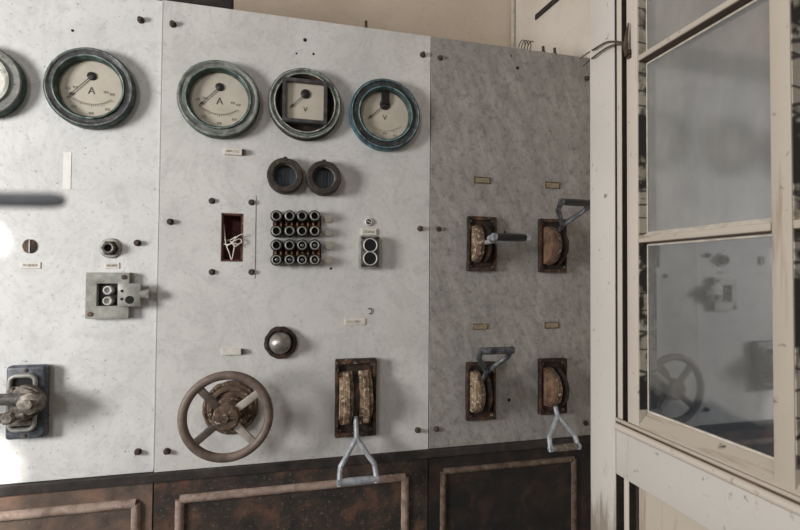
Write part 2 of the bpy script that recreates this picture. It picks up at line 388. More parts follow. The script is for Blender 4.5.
# ------------------------------------------------------------------ iron base
zl = W(0, 495.5).z                           # underside of the black ledge
tag(MB().box(xs[0], xs[3], -.010, .03, zl, zbot-.001, .002, 1).rough(.0012, 9, 0).build('iron_ledge', M['ledge']),
    'long black iron ledge under the marble slabs', 'ledge')
frames = [((-1.19, None), (136.5, 503)), ((180, 500), (405, 476)), ((443, 471), (573.5, 459))]
for i in range(3):
    x0, x1 = xs[i]+.002, xs[i+1]-.002; cx = (x0+x1)/2
    lab = ('rusty brown iron base panel under the left marble slab', 'rust-crusted iron base panel under the handwheel', 'dark rusty iron base panel under the grey marble slab')[i]
    t = thing('base_panel', (cx, 0, 0), lab, 'panel', 'iron base panels')
    MB().box(x0-cx, x1-cx, 0, .02, 0, zl-.0005).build('sheet', M[('iron', 'iron_mid', 'iron_dark')[i]], t)  # sheet colours carry the light falling off from left to right
    a, b = frames[i]
    xb, zt = W(*b).x-cx, W(*b).z
    if i == 0: xa = a[0]-cx
    else: xa, zt = W(*a).x-cx, (W(*a).z+zt)/2
    r = (.0135, .013, .0105)[i]
    for nm, pts in (('moulding', [(xa, 0, zt), (xb, 0, zt)]), ('moulding', [(xb, 0, zt), (xb, 0, .15)]), ('moulding', [(xa, 0, zt), (xa, 0, .15)]), ('moulding', [(xa, 0, .15), (xb, 0, .15)])):
        n = 24; p0, p1 = Vector(pts[0]), Vector(pts[1])
        MB().tube([p0.lerp(p1, k/n) for k in range(n+1)], r, 12).rough(.0013 if i else .0004, 70, 0, i).build(nm, M['mould' if i < 2 else 'mould_dark'], t)
# dark beam behind the slabs, top left
xe = W(232, 6, -.05).x
t = thing('iron_beam', (0, .05, ztop), 'dark iron beam behind the top edge of the pale slabs at upper left', 'beam')
MB().box(-1.6, xe, -.01, .05, -.03, .11, .003).build('beam_web', M['ledge'], t)
MB().box(-1.6, xe, -.018, .06, .11, .118, .002).build('beam_flange', M['ledge'], t)

# ------------------------------------------------------------------ gauges
def stroke(mb, a, b, w, y, h=.0006):
    a, b = Vector((a[0], 0, a[1])), Vector((b[0], 0, b[1])); d = b-a; L = d.length
    ang = math.atan2(d.z, d.x)
    mat = Matrix.Translation((a+b)/2) @ Matrix.Rotation(-ang, 4, 'Y')
    mb.box(-L/2, L/2, y-h, y, -w/2, w/2, mat=mat)
def letter(ch, s, y, cz):
    m = MB()
    if ch == 'A':
        stroke(m, (-s*.4, cz-s*.5), (0, cz+s*.5), s*.14, y); stroke(m, (s*.4, cz-s*.5), (0, cz+s*.5), s*.14, y)
        stroke(m, (-s*.25, cz-s*.15), (s*.25, cz-s*.15), s*.11, y)
    else:
        stroke(m, (-s*.4, cz+s*.5), (0, cz-s*.5), s*.15, y); stroke(m, (s*.4, cz+s*.5), (0, cz-s*.5), s*.15, y)
    return m
def gauge(bb, label, ch, bez, side, lip, dialm, pivot_v, needle, hub_r, depth=.030, ri=.70, scale_r=None, stem=False, square=False, nominal=None, inner=None):
    xc, zc, hw, hh = rect(*bb, depth*.55)
    R = hh if nominal is None else nominal
    b0 = P1 if xc < -.372 else 0
    t = thing('gauge', (xc, b0, zc), label, 'gauge', 'round dial gauges of the switchboard')
    MB().lathe([(R*.985, 0), (R, .003), (R, depth-.006), (R*.985, depth-.003)], seg=64, cap1=False).rough(.0008, 60).build('case', side, t)
    MB().lathe([(R*.985, depth-.003), (R*.97, depth), (R*.92, depth), (R*.885, depth-.003), (R*(ri+.10), depth-.003)], seg=64, cap1=False).rough(.0007, 70).build('bezel', bez, t)
    ri += .015; rh = ri+.045
    MB().lathe([(R*(rh+.045), depth-.003), (R*(rh+.035), depth+.002), (R*rh, depth+.002), (R*(ri+.01), depth-.004), (R*ri, depth-.010), (R*ri, .010)], seg=64, cap1=False).rough(.0006, 80).build('inner_rim', M[inner] if inner else side, t)
    for rr_, oo in ((rh+.02, depth+.002), (.945, depth-.001)):
        n = 72; rt = MB(); rt.tube([(R*rr_*math.cos(2*PI*k/n), -oo, R*rr_*math.sin(2*PI*k/n)) for k in range(n)], R*.014, 8, closed=True)
        rt.rough(.0012, 90).build('edge_ring', lip, t)
    yd = -.010; rd = R*ri
    if square:
        MB().lathe([(rd, .011), (0, .011)], seg=48, cap1=False).build('backing', M['brown_dark'], t)
        q = R*.61; y0 = -.011; xo, zo = -.001, .003; yf = -(depth+.012)
        MB().frame((xo-q, xo+q, zo-q, zo+q), (xo-q*.83, xo+q*.83, zo-q*.83, zo+q*.83), y0, yf, .002).build('square_case', M['g_dark'], t)
        MB().box(xo-q*.84, xo+q*.84, y0-.006, y0-.018, zo-q*.84, zo+q*.84).build('dial', dialm, t); yd = y0-.018; rd = q
    else:
        MB().lathe([(rd*1.0, .010), (0, .010)], seg=64, cap1=False).build('dial', dialm, t)
    pv = pivot_v*R
    nd = MB(); a = Vector((0, pv)); b = Vector((needle[0]*R, pv+needle[1]*R)); v = (b-a)
    stroke(nd, a, b, R*.018, yd-.0035, .001)
    e = a+v*.80; f = a+v*.90; stroke(nd, e, f, R*.055, yd-.0035, .001)
    nd.build('needle', M['ink'], t)
    h = MB().lathe([(hub_r*R, .0), (hub_r*R, .003), (hub_r*R*.85, .004), (0, .004)], (0, yd, pv), 24, cap1=False)
    if stem: h.box(-R*.11, R*.11, yd-.009, yd, pv, R*ri*.97, .001)
    h.build('hub', M['black'], t)
    if not square or True:
        letter(ch, R*(.17 if ch == 'A' else .12), yd-.0003, pv-R*(.36 if not square else .42)).build('letter', M['ink'], t)
    if scale_r:
        s = MB(); k0, k1 = math.radians(232), math.radians(308)
        for k in range(21):
            an = k0+(k1-k0)*k/20; r0 = scale_r*R; r1 = r0+R*(.07 if k % 5 == 0 else .045)
            stroke(s, (r0*math.cos(an), pv+r0*math.sin(an)), (r1*math.cos(an), pv+r1*math.sin(an)), R*.012, yd-.0003)
            if k < 20 and ch == 'A':
                a2 = k0+(k1-k0)*(k+1)/20
                stroke(s, (r0*math.cos(an), pv+r0*math.sin(an)), (r0*math.cos(a2), pv+r0*math.sin(a2)), R*.010, yd-.0003)
        s.build('scale_marks', M['ink_soft'], t)
        for xx, zz in ((-.38, -.46), (0, -.60), (.36, -.47), (-.52, -.02), (-.36, .02), (.32, -.04), (.46, -.08)) if ch == 'A' else ((-.3, -.55), (.3, -.55), (0, -.5)):
            w = R*.030; s = MB()
            for dx in (-1, 1):
                s.frame((xx*R+dx*w-w*.6, xx*R+dx*w+w*.6, zz*R-w, zz*R+w), (xx*R+dx*w-w*.28, xx*R+dx*w+w*.28, zz*R-w*.6, zz*R+w*.6), yd-.0003, yd-.0009)
            s.build('numeral', M['ink_soft'], t)
    return t
gauge((46, 132.5, 48, 128), 'dark-bezelled ammeter with green inner rim, on the left slab', 'A', M['g_dark'], M['rim_dark'], M['rim_green'], M['dial'], .33, (-.52, -.58), .105, scale_r=.70)
gauge((179, 258, 61, 138), 'grey-green ammeter marked A, left end of the row of three on the middle slab', 'A', M['g_pale'], M['rim_dark'], M['rim_green'], M['dial'], .34, (-.50, -.54), .105, scale_r=.70)
t4 = gauge((267.5, 341.5, 69, 140), 'round worn green gauge framing a square voltmeter in the middle of the row of three', 'V', M['g_mid'], M['brown_dark'], M['rim_pale'], M['dial'], .25, (-.42, -.42), .13, square=True, ri=.74)
gauge((350.5, 418.5, 79.5, 150.5), 'black flaking voltmeter with a blue corroded rim, right end of the row of three', 'V', M['g_flake'], M['rim_blue'], M['rim_bluelight'], M['dial'], .31, (-.48, -.44), .15, ri=.67, scale_r=.72, stem=True, inner='rim_dark')
# the pale gauge cut by the frame edge: its centre lies beyond the left edge
pc = W(-19, 81, .015)
R1 = W(24, 82, .015).x-pc.x
t = thing('gauge', (pc.x, P1, pc.z), 'pale green gauge cut off by the left edge of the photo', 'gauge', 'round dial gauges of the switchboard')
MB().lathe([(R1*.985, 0), (R1, .003), (R1, .024), (R1*.985, .027)], seg=64, cap1=False).build('case', M['rim_dark'], t)
MB().lathe([(R1*.985, .027), (R1*.96, .030), (R1*.74, .030)], seg=64, cap1=False).build('bezel', M['g_pale'], t)
MB().lathe([(R1*.74, .030), (R1*.73, .036), (R1*.64, .036), (R1*.62, .032), (R1*.61, .012)], seg=64, cap1=False).build('inner_rim', M['rim_pale'], t)
MB().lathe([(R1*.61, .012), (0, .012)], seg=64, cap1=False).build('dial', M['dial_white'], t)
s = MB()
for k in range(60):
    an = 2*PI*k/60; stroke(s, (R1*.52*math.cos(an), R1*.52*math.sin(an)), (R1*.58*math.cos(an), R1*.58*math.sin(an)), R1*.02, -.0123)
s.build('scale_marks', M['ink_soft'], t)

# ------------------------------------------------------------------ two small portholes
for bb, lab in (((267.5, 302.5, 158, 194), 'left of the two small brown round indicators below the square-faced gauge'),
                ((307, 340.5, 161, 195.5), 'right of the two small brown round indicators below the square-faced gauge')):
    xc, zc, hw, hh = rect(*bb, .025); R = (hw+hh)/2
    t = thing('round_indicator', (xc, 0, zc), lab, 'indicator', 'small brown round indicators')
    MB().lathe([(R*.95, 0), (R, .004), (R, .036), (R*.93, .042), (R*.70, .042), (R*.64, .038), (R*.62, .012)], seg=40, cap1=False).rough(.0012, 70).build('housing', M['socket'], t)
    MB().lathe([(R*.63, .014), (0, .014)], seg=32, cap1=False).build('lens', M['lens'], t)
    m = MB()
    for k in range(3): m.box((k-1)*R*.20+R*.1-.0005, (k-1)*R*.20+R*.1+.0005, -.0150, -.0143, -R*.42, R*.42)
    m.build('grid_lines', M['lensline'], t)
    MB().lathe([(R*.60, .030), (R*.64, .034), (R*.66, .038), (R*.63, .036)], seg=40, cap1=False).build('lens_ring', M['dulled'], t)
    MB().box(-.006, .006, -.030, -.010, R*.96, R*1.10, .002).build('lug', M['socket'], t)

# ------------------------------------------------------------------ label plates
def label_plate(x0, x1, y0, y1, label, mat, thick=.004, endcap=False, marks=True, rim=False):
    xc, zc, hw, hh = rect(x0, x1, y0, y1, thick)
    t = thing('label_plate', (xc, P1 if xc < -.372 else 0, zc), label, 'label', 'small label plates')
    MB().box(-hw, hw, -thick, 0, -hh, hh, .0008, 1).build('plate', M[mat], t)
    if rim: MB().frame((-hw, hw, -hh, hh), (-hw*.88, hw*.88, -hh*.7, hh*.7), -thick, -thick-.0012).build('rim', M['brown'], t)
    if marks:
        s = MB(); x = -hw*.70; rnd = random.Random(int(x0*7+y0))
        while x < hw*.62:
            w = hw*rnd.uniform(.07, .13); z = hh*.32
            stroke(s, (x, -z), (x, z), hw*.045, -thick-.0001)
            if rnd.random() < .6: stroke(s, (x, z), (x+w, z), hw*.045, -thick-.0001)
            if rnd.random() < .6: stroke(s, (x, -z), (x+w, -z), hw*.045, -thick-.0001)
            if rnd.random() < .5: stroke(s, (x+w, -z), (x+w, z), hw*.045, -thick-.0001)
            x += w+hw*.09
        s.build('lettering', M['ink_label' if mat == 'plate' else 'ink_soft'], t)
    if endcap:
        MB().tube([(hw, -.006, 0), (hw+.006, -.006, 0)], hh*.9, 12).build('end_cap', M['brown_dark'], t)
    return t
label_plate(224, 242, 148, 154.5, 'ivory label plate below the grey-green ammeter on the middle slab', 'plate', .010, True)
label_plate(222, 241, 349, 355, 'ivory label plate above the handwheel', 'plate', .010, True, False)
label_plate(344.5, 365.5, 318.5, 325, 'small pale label above the big lever switch with a hook at its corner', 'plate', .003, False)
label_plate(19.5, 40, 262, 268.5, 'faded pale label below the slotted disc on the left slab', 'plate', .002)
label_plate(104, 119, 262.5, 268.5, 'small pale label between the threaded socket and the sliding switch', 'plate', .002)
label_plate(361.5, 376.5, 228.5, 235, 'pale label on top of the two-button switch', 'plate', .006)
label_plate(474, 490.5, 177, 183.5, 'brass label above the upper left lever switch on the grey slab', 'plate_brass', .003, rim=True)
label_plate(545, 560, 182, 188.5, 'brass label above the upper right lever switch on the grey slab', 'plate_brass', .003, rim=True)
label_plate(472.5, 487.5, 323.5, 329.5, 'brass label above the lower left lever switch on the grey slab', 'plate_brass', .003, rim=True)
label_plate(544.5, 559, 322, 328.5, 'brass label above the lower right lever switch on the grey slab', 'plate_brass', .003, rim=True)
q = rect(62.5, 70.5, 152, 189)
tag(MB().box(-q[2], q[2], -.001, 0, -q[3], q[3]).build('paper_strip', M['paper'], None, (q[0], P1, q[1])), 'narrow pale paper strip stuck upright on the left slab', 'paper strip')
p = base(369.5, 311)
tag(MB().tube([p+Vector((.007*math.cos(a), -.003, .009*math.sin(a))) for a in [2.3-4.3*k/14 for k in range(15)]], .0015, 8).build('wire_hook', M['ink']),
    'tiny dark bent wire hook above the small pale label', 'hook')

# ------------------------------------------------------------------ cover plate with cut-out and wires
q = rect(208.6, 255.5, 194.5, 278.5)
t = thing('cover_plate', (q[0], 0, q[1]), 'pale square-cornered cover plate with a dark rectangular opening left of the fuse plugs', 'cover plate')
c = (cutq[0]-q[0], cutq[1]-q[0], cutq[2]-q[1], cutq[3]-q[1])
MB().frame((-q[2], q[2], -q[3], q[3]), c, -.0018, 0, .0006).build('plate', M['marbleB'], t)
rb = MB(); e = .0006
rb.box(c[0], c[1], .050, .055, c[2], c[3]); rb.box(c[0]+e, c[0]+.004, 0, .05, c[2], c[3]); rb.box(c[1]-.004, c[1]-e, 0, .05, c[2], c[3])
rb.box(c[0], c[1], 0, .05, c[2]+e, c[2]+.004); rb.box(c[0], c[1], 0, .05, c[3]-.004, c[3]-e); rb.build('recess_box', M['redbox'], t)
fr = MB().frame((c[0]-.002, c[1]+.002, c[2]-.002, c[3]+.002), (c[0], c[1], c[2], c[3]), -.0026, -.0018); fr.build('opening_edge', M['brown'], t)
for px, py in ((212, 201), (251.5, 202.5), (212, 272), (251.5, 272)):
    p = W(px, py); bolt_mesh(.0075, .009).build('bolt', M['bolt'], t, (p.x-q[0], -.0018, p.z-q[1]))
def wirepts(lst, off):
    out = []
    P = [W(a, b, off if len(x) == 0 else x[0]) for a, b, *x in lst]
    n = len(P)
    for i in range(n-1):
        p0, p1, p2, p3 = P[max(i-1, 0)], P[i], P[i+1], P[min(i+2, n-1)]
        for k in range(6):
            u = k/6; out.append(.5*((2*p1)+(p2-p0)*u+(2*p0-5*p1+4*p2-p3)*u*u+(3*p1-p0-3*p2+p3)*u**3))
    out.append(P[-1]); return out
wt = thing('wire_bundle', W(231, 244, -.01), 'tangle of cut white wires inside the dark rectangular opening', 'wires')
for lst in ([(223, 216, -.03), (224, 228, -.01), (226, 244, 0), (229, 252, .004), (231.5, 259.5, .002), (233.5, 252, .004), (235, 244, .008), (236, 240, .010)],
            [(224, 244, .004), (229, 244.5, .010), (234, 241, .014), (240, 239, .012), (241.5, 242.5, .012), (236, 244, .014), (230, 241, .012)],
            [(232, 243, .010), (235, 239, .012), (239, 235.5, .014), (243, 234, .014)],
            [(227, 246, .004), (232, 243.5, .012), (235, 246.5, .012), (240, 243.5, .012)],
            [(223.5, 240, -.02), (230, 240, -.01), (236, 236.5, .006)]):
    MB().tube([x-wt.location for x in wirepts(lst, 0)], .0016, 8).build('wire', M['wire'], wt)

# ------------------------------------------------------------------ fuse plugs
cols = [276.5, 289.7, 302.2, 314.8]; rows = [216, 231, 245.2, 259.8]
words = (('top', 'second', 'third', 'bottom'), ('first', 'second', 'third', 'fourth'))
b0 = rect(273, 321, 214, 265)
t = thing('fuse_busbar', (b0[0], 0, b0[1]), 'corroded brass backing strips between the rows of fuse plugs', 'busbar')
for r0, r1 in ((0, 1), (2, 3)):
    a, b = W(273, rows[r0]), W(321, rows[r1])
    MB().box(a.x-b0[0], b.x-b0[0], -.006, 0, b.z-b0[1]-.006, a.z-b0[1]+.006, .001).build('backing', M['brown_dark'], t)
    m = MB()
    for k in range(9):
        xx = a.x+(b.x-a.x)*(k+.5)/9-b0[0]; m.box(xx-.003, xx+.003, -.013, -.006, (a.z+b.z)/2-b0[1]-.022, (a.z+b.z)/2-b0[1]+.022, .001)
    m.build('contact_strips', M['copper'], t)
def fuse():
    R = .0185
    t = thing('fuse_plug', (0, 0, 0), '', 'fuse', 'fuse plugs in the square block')
    MB().lathe([(R, .006), (R*1.02, .022), (R*1.0, .032), (R*.90, .036), (R*.74, .037)], seg=28, cap0=True, cap1=False).build('body', M['black'], t)
    MB().lathe([(R*.80, .0355), (R*.75, .041), (R*.64, .042), (R*.56, .039), (R*.54, .028)], seg=28, cap1=False).build('rim', M['cast'], t)
    MB().lathe([(R*.56, .027), (0, .027)], seg=24, cap1=False).build('well', M['hole'], t)
    return t
f0 = fuse()
for r in range(4):
    for c in range(4):
        o = f0 if (r == 0 and c == 0) else copy_tree(f0)
        p = W(cols[c], rows[r], .034); o.location = (p.x, 0, p.z); o.rotation_euler = (0, random.uniform(0, 6), 0)
        o['label'] = 'black fuse plug, %s row, %s from the left in the block of sixteen' % (words[0][r], words[1][c])
        if r == 3 or (c > 1 and r == 2):
            MB().lathe([(.006, .027), (.005, .031), (0, .032)], seg=14, cap1=False).build('contact', M['chrome'], o)
for k, (px, py) in enumerate(((328.5, 219), (328.7, 232.8), (329, 246), (329, 260))):
    p = base(px, py)
    o = MB().lathe([(.0135, 0), (.0135, .003), (.011, .006), (0, .007)], seg=24, cap1=False).build('blank_plug', M['plate'], None, p)
    tag(o, 'pale blank plug right of the fuse block, %s of the column of four' % ('topmost', 'second from top', 'third from top', 'lowest')[k], 'plug', 'pale blank plugs')

# ------------------------------------------------------------------ two-button switch
q = rect(359.5, 379, 236, 268, .022)
t = thing('button_switch', (q[0], 0, q[1]), 'grey box switch with two black round sockets one above the other', 'switch')
MB().box(-q[2], q[2], -.030, 0, -q[3], q[3], .003).rough(.0008, 60).build('housing', M['cast'], t)
MB().box(-q[2]*.9, q[2]*.94, -.032, -.030, -q[3]*.94, q[3]*.94, .001).build('front_plate', M['front'], t)
for dz in (.021, -.021):
    MB().lathe([(.0230, .031), (.0230, .038), (.0212, .0405), (.0195, .038), (.019, .034)], (0.001, 0, dz), 32, cap1=False).build('ring', M['porcelain'], t)
    MB().lathe([(.0194, .034), (.018, .037), (0, .037)], (0.001, 0, dz), 28, cap1=False).build('socket', M['black'], t)
for sx, sz in ((-1, 1), (1, 1), (-1, -1)):
    MB().lathe([(.004, .031), (.004, .034), (0, .035)], (sx*q[2]*.72, 0, sz*q[3]*.86), 10, cap1=False).build('screw', M['brown_dark'], t)
p = base(368.5, 222)
t = thing('screw_eye', p, 'small white porcelain ring with a slotted screw above the two-button switch', 'screw')
MB().lathe([(.013, 0), (.013, .006), (.010, .008), (.008, .006)], seg=24, cap1=False).build('washer', M['porcelain'], t)
m = MB().lathe([(.008, .0), (.008, .007), (0, .008)], seg=18, cap1=False); m.build('screw_head', M['bolt'], t)
m = MB(); stroke(m, (-.007, .003), (.007, -.003), .0025, -.0078); m.build('slot', M['porcelain'], t)

# ------------------------------------------------------------------ left slab fittings
q = rect(86, 129.5, 272.5, 318.5, .014)
t = thing('sliding_switch', (q[0], P1, q[1]), 'grey cast sliding switch with two round plugs in a dark recess', 'switch')
a, b = rect(97, 119, 283.5, 306, .016), rect(117.5, 140.5, 283.5, 306.5, .030)
c = (a[0]-a[2]-q[0], a[0]+a[2]-q[0]+.004, a[1]-a[3]-q[1], a[1]+a[3]-q[1])
MB().frame((-q[2], q[2], -q[3], q[3]), c, -.022, 0, .001).rough(.0003, 40).build('body', M['cast'], t)
MB().box(c[0], c[1], -.006, -.001, c[2], c[3]).build('recess', M['black'], t)
for dz in (.45, -.45):
    MB().lathe([(.0125, .004), (.0125, .026), (.010, .028), (.0075, .026), (.007, .020), (0, .020)], (a[0]-q[0]+.001, 0, dz*a[3]*1.05), 24, cap1=False).build('plug', M['porcelain'], t)
sl = MB().box(b[0]-b[2]-q[0], b[0]+b[2]-q[0], -.034, -.022, b[1]-b[3]-q[1], b[1]+b[3]-q[1], .001).build('slider', M['cast'], t)
for dx, dz, r in ((-.62, .35, .004), (-.62, -.35, .004), (.05, -.42, .0115)):
    MB().lathe([(r, .034), (r, .0348), (0, .0352)], (b[0]-q[0]+dx*b[2], 0, b[1]-q[1]+dz*b[3]), 18, cap1=False).build('slider_hole', M['hole'], sl)
MB().tube([(b[0]+b[2]-q[0]-.002, -.026, b[1]-q[1]+.002), (b[0]+b[2]-q[0]+.016, -.026, b[1]-q[1]+.002)], .012, 16).tube([(b[0]+b[2]-q[0]+.014, -.026, b[1]-q[1]+.002), (b[0]+b[2]-q[0]+.022, -.026, b[1]-q[1]+.002)], .015, 6).build('knob', M['cast'], t)
for sx, sz in ((.74, .80), (-.78, -.80)):
    MB().lathe([(.007, .022), (.006, .025), (0, .0255)], (sx*q[2], 0, sz*q[3]), 16, cap1=False).build('screw', M['brown'], t)
p = base(110.8, 248.3)
t = thing('threaded_socket', p, 'round flanged metal socket above the sliding switch', 'socket')
MB().lathe([(.029, 0), (.029, .004), (.027, .006), (.019, .007)], seg=36, cap1=False).build('flange', M['cast'], t)
MB().lathe([(.022, .006), (.022, .012), (.019, .014)], seg=6, cap1=False).build('nut', M['brown_dark'], t)
MB().lathe([(.0165, .010), (.0165, .023), (.014, .025), (.0105, .024), (.010, .014), (0, .014)], seg=28, cap1=False).build('sleeve', M['dulled'], t)
MB().lathe([(.0102, .0145), (0, .0148)], seg=20, cap1=False).build('bore', M['hole'], t)
p = base(30, 246.3)
t = thing('slotted_disc', p, 'round brown disc split by a bright vertical slot, far left of the left slab', 'disc')
h = [( .0155*math.cos(a), .0195*math.sin(a)) for a in [PI/2+PI*k/16 for k in range(17)]]
MB().prism([(x-.0015, z) for x, z in h], -.004, 0, bev=.0008).build('disc_half', M['brown'], t)
MB().prism([(-x+.0015, z) for x, z in h], -.003, 0, bev=.0005).build('disc_half', M['brown_dark'], t)
tag(bpy.data.objects['disc_half'], None); 
MB().box(-.0013, .0013, -.0045, 0, -.0180, .0180).build('slot_strip', M['porcelain'], t)

# ------------------------------------------------------------------ dome and handwheel
q = rect(264, 296.5, 327, 358.5, .012)
t = thing('dome_knob', (q[0], 0, q[1]), 'dull metal dome in a crusted brown ring above the handwheel', 'knob')
R = q[3]
MB().lathe([(R, 0), (R*1.02, .010), (R*.96, .016), (R*.80, .018), (R*.70, .012)], seg=40, cap1=False).rough(.004, 55, 1).build('ring', M['brown_dark'], t)
r2 = R*.70
MB().lathe([(r2, .008)]+[(r2*math.cos(a), .016+.035*math.sin(a)) for a in [PI/2*k/10 for k in range(11)]], seg=40, cap1=False).build('dome', M['dome'], t)

fc = base(231, 407)
t = thing('handwheel', fc, 'large brown four-spoked handwheel on the middle slab', 'handwheel')
Rf = rect(201, 260.5, 381, 434)[3]
MB().lathe([(Rf, 0), (Rf*1.0, .008), (Rf*.93, .014), (Rf*.84, .012), (Rf*.78, .018), (Rf*.68, .018), (Rf*.62, .012), (Rf*.5, .013), (Rf*.44, .020), (Rf*.36, .021), (Rf*.33, .028), (Rf*.22, .030)], seg=56).rough(.004, 60).build('flange', M['brown'], t)
wo = .105
wc = W(226.5, 416.5, wo)-fc; Rw = (W(226.5, 375, wo).z-W(226.5, 457.5, wo).z)/2
cx, cz = wc.x, wc.z
MB().tube([(cx*.5, -.02, cz*.5), (cx, -wo, cz)], .016, 20).build('shaft', M['dulled'], t)
rim = MB(); n = 72
rim.tube([(cx+Rw*math.cos(2*PI*k/n), -wo, cz+Rw*math.sin(2*PI*k/n)) for k in range(n)], .0125, 14, closed=True)
rim.build('rim', M['wheel'], t)
hb = W(228, 413, wo+.012)-fc; hx, hz = cx, cz
MB().lathe([(.030, wo-.024), (.038, wo-.018), (.038, wo+.010), (.033, wo+.018), (.014, wo+.020)], (hx, 0, hz), 10).build('hub', M['brown'], t)
MB().lathe([(.011, wo+.018), (.011, wo+.024), (.008, wo+.026)], (hx, 0, hz), 6).build('hub_nut', M['brown'], t)
for px, py, mt in ((202, 391.5, 'spoke_dark'), (256, 394.5, 'wheel_pale'), (198, 440.5, 'spoke_dark'), (253, 441.5, 'wheel_pale')):
    e = W(px, py, wo)-fc; d = Vector((e.x-hx, 0, e.z-hz)).normalized()
    a = Vector((hx, -wo, hz))+d*.030; b = Vector((hx, -wo, hz))+d*(Rw-.006)
    L = (b-a).length; ang = math.atan2(d.z, d.x)
    mt4 = Matrix.Translation((a+b)/2) @ Matrix.Rotation(-ang, 4, 'Y')
    MB().box(-L/2, L/2, -.006, .006, -.0105, .0105, .003, mat=mt4).build('spoke', M[mt], t)

# ------------------------------------------------------------------ lever switches with half-disc cheeks
def lever_switch(bb, label, th, ang, length, hw=.05, cheek_r=None, slotx=0, arm='steel', grip='steel', ck=None, mid=False, cw=None, basem='brown', rock=1.0, forkat=.52, seed=0, czo=0):
    q = rect(*bb, th); X, Z, w, h = q
    t = thing('lever_switch', (X, 0, Z), label, 'switch', 'rusty lever switches')
    MB().box(-w, w, -th*.55, 0, -h, h, .004).rough(.002, 45, 3, seed).build('base_plate', M['brown_dark'], t)
    MB().frame((-w, w, -h, h), (-w*.84, w*.84, -h*.88, h*.88), -th*.5, -th, .002).rough(.0026, 70, 3, seed+1).build('raised_border', M['border'], t)
    R = cheek_r; cwid = cw or w*.34; gap = w*(.15 if mid else .12)
    for sgn in (-1, 1):
        x0 = slotx+sgn*gap; x1 = slotx+sgn*(gap+cwid)
        pts = [(-th*.5, -R)]+[(-th*.5-R*rock*math.cos(a), R*math.sin(a)) for a in [(-PI/2)+PI*k/18 for k in range(19)]]+[(-th*.5, R)]
        pts = [(y, z+czo) for y, z in pts]
        if not mid and sgn > 0: x1 = slotx+gap+.012
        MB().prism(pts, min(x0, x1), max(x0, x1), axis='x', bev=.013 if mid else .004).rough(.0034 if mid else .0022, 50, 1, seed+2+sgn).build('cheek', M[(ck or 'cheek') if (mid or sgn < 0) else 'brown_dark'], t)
        if not mid:                      # raised rim along the curved edge
            aa = [(-PI/2)+PI*k/18 for k in range(19)]
            ring = [(-th*.5-R*1.06*rock*math.cos(a), czo+R*1.05*math.sin(a)) for a in aa]+[(-th*.5-R*.90*rock*math.cos(a), czo+R*.86*math.sin(a)) for a in reversed(aa)]
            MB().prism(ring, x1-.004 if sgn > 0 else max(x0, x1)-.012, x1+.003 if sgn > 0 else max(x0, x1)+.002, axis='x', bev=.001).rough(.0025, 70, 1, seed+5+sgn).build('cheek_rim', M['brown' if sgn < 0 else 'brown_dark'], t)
    pts = [(-th*.5-R*.78*rock*math.cos(a), czo+R*.8*math.sin(a)) for a in [(-PI/2)+PI*k/14 for k in range(15)]]
    MB().prism(pts, slotx-gap, slotx+gap, axis='x').build('blade_housing', M['brown_dark'], t)
    for sx in (-1, 1):
        for sz in (-1, 1):
            MB().lathe([(.0065, th*.5), (.0065, th*.5+.006), (0, th*.5+.008)], (sx*w*.80, 0, sz*h*.86), 10, cap1=False).rough(.001, 200).build('bolt', M['brown'], t)
    # lever
    y0 = -th*.5
    d = Vector((0, -math.cos(ang), math.sin(ang)))
    O = Vector((slotx, y0, czo))
    lv = MB()
    F0, F1 = O+d*(R*.55), O+d*(length*forkat)
    lv.tube([F0, F0.lerp(F1, .5), F1], .008, 10)
    E = O+d*length
    parts = []
    for sg in (-1, 1):
        k1 = O+d*(length*(forkat+.30))+Vector((sg*hw*.92, 0, 0)); k2 = E+Vector((sg*hw, 0, 0)); k3 = E+d*.010+Vector((sg*hw, 0, 0))
        pts = [F1-d*.004, F1.lerp(k1, .25)+Vector((sg*.002, 0, 0)), F1.lerp(k1, .75), k1, k1.lerp(k2, .5)+Vector((sg*.001, 0, 0)), k2, k3]
        lv.tube(pts, .0084, 10)
        lv.tube([E+Vector((sg*(hw-.005), 0, 0)), E+Vector((sg*(hw+.006), 0, 0))], .0115, 14)
    lv.build('lever_arm', M[arm], t)
    MB().tube([E+Vector((-hw+.005, 0, 0)), E+Vector((-hw*.5, 0, 0)), E+Vector((hw*.5, 0, 0)), E+Vector((hw-.005, 0, 0))], .0100, 16, rr=[.0105, .0118, .0118, .0105]).build('grip', M[grip], t)
    return t
R_ = math.radians
lever_switch((335.5, 376.5, 359.5, 437), 'big brown lever switch right of the handwheel, steel handle hanging down', .030, R_(-70), .245, .056, .084, -.002, 'steel', 'steel', mid=True, cw=.042, rock=.66, seed=3)
lever_switch((468.5, 497, 216.5, 271), 'upper left lever switch on the grey slab, black handle pointing straight out', .022, R_(1), .236, .053, .062, -.010, 'steel', 'blackgrip', ck='cheek', cw=.024, rock=.95, basem='brown_dark', seed=11)
lever_switch((540.5, 567, 219, 272.5), 'upper right lever switch on the grey slab, dark handle raised behind the door post', .022, R_(42), .20, .052, .066, -.006, 'steel_dark', 'blackgrip', ck='cheek_tan', cw=.026, rock=1.15, basem='brown_dark', seed=17)
lever_switch((467.5, 496, 362.5, 420.5), 'lower left lever switch on the grey slab, handle raised above its rusty base', .022, R_(48), .215, .052, .068, -.010, 'steel_dark', 'steel_dark', cw=.026, rock=1.05, basem='brown', seed=23)
lever_switch((540.5, 567.5, 359, 414.5), 'lower right lever switch on the grey slab, pale steel handle hanging down', .022, R_(-66), .205, .052, .066, -.006, 'steel', 'dulled', ck='cheek_tan', cw=.026, rock=1.15, basem='brown_dark', seed=31)

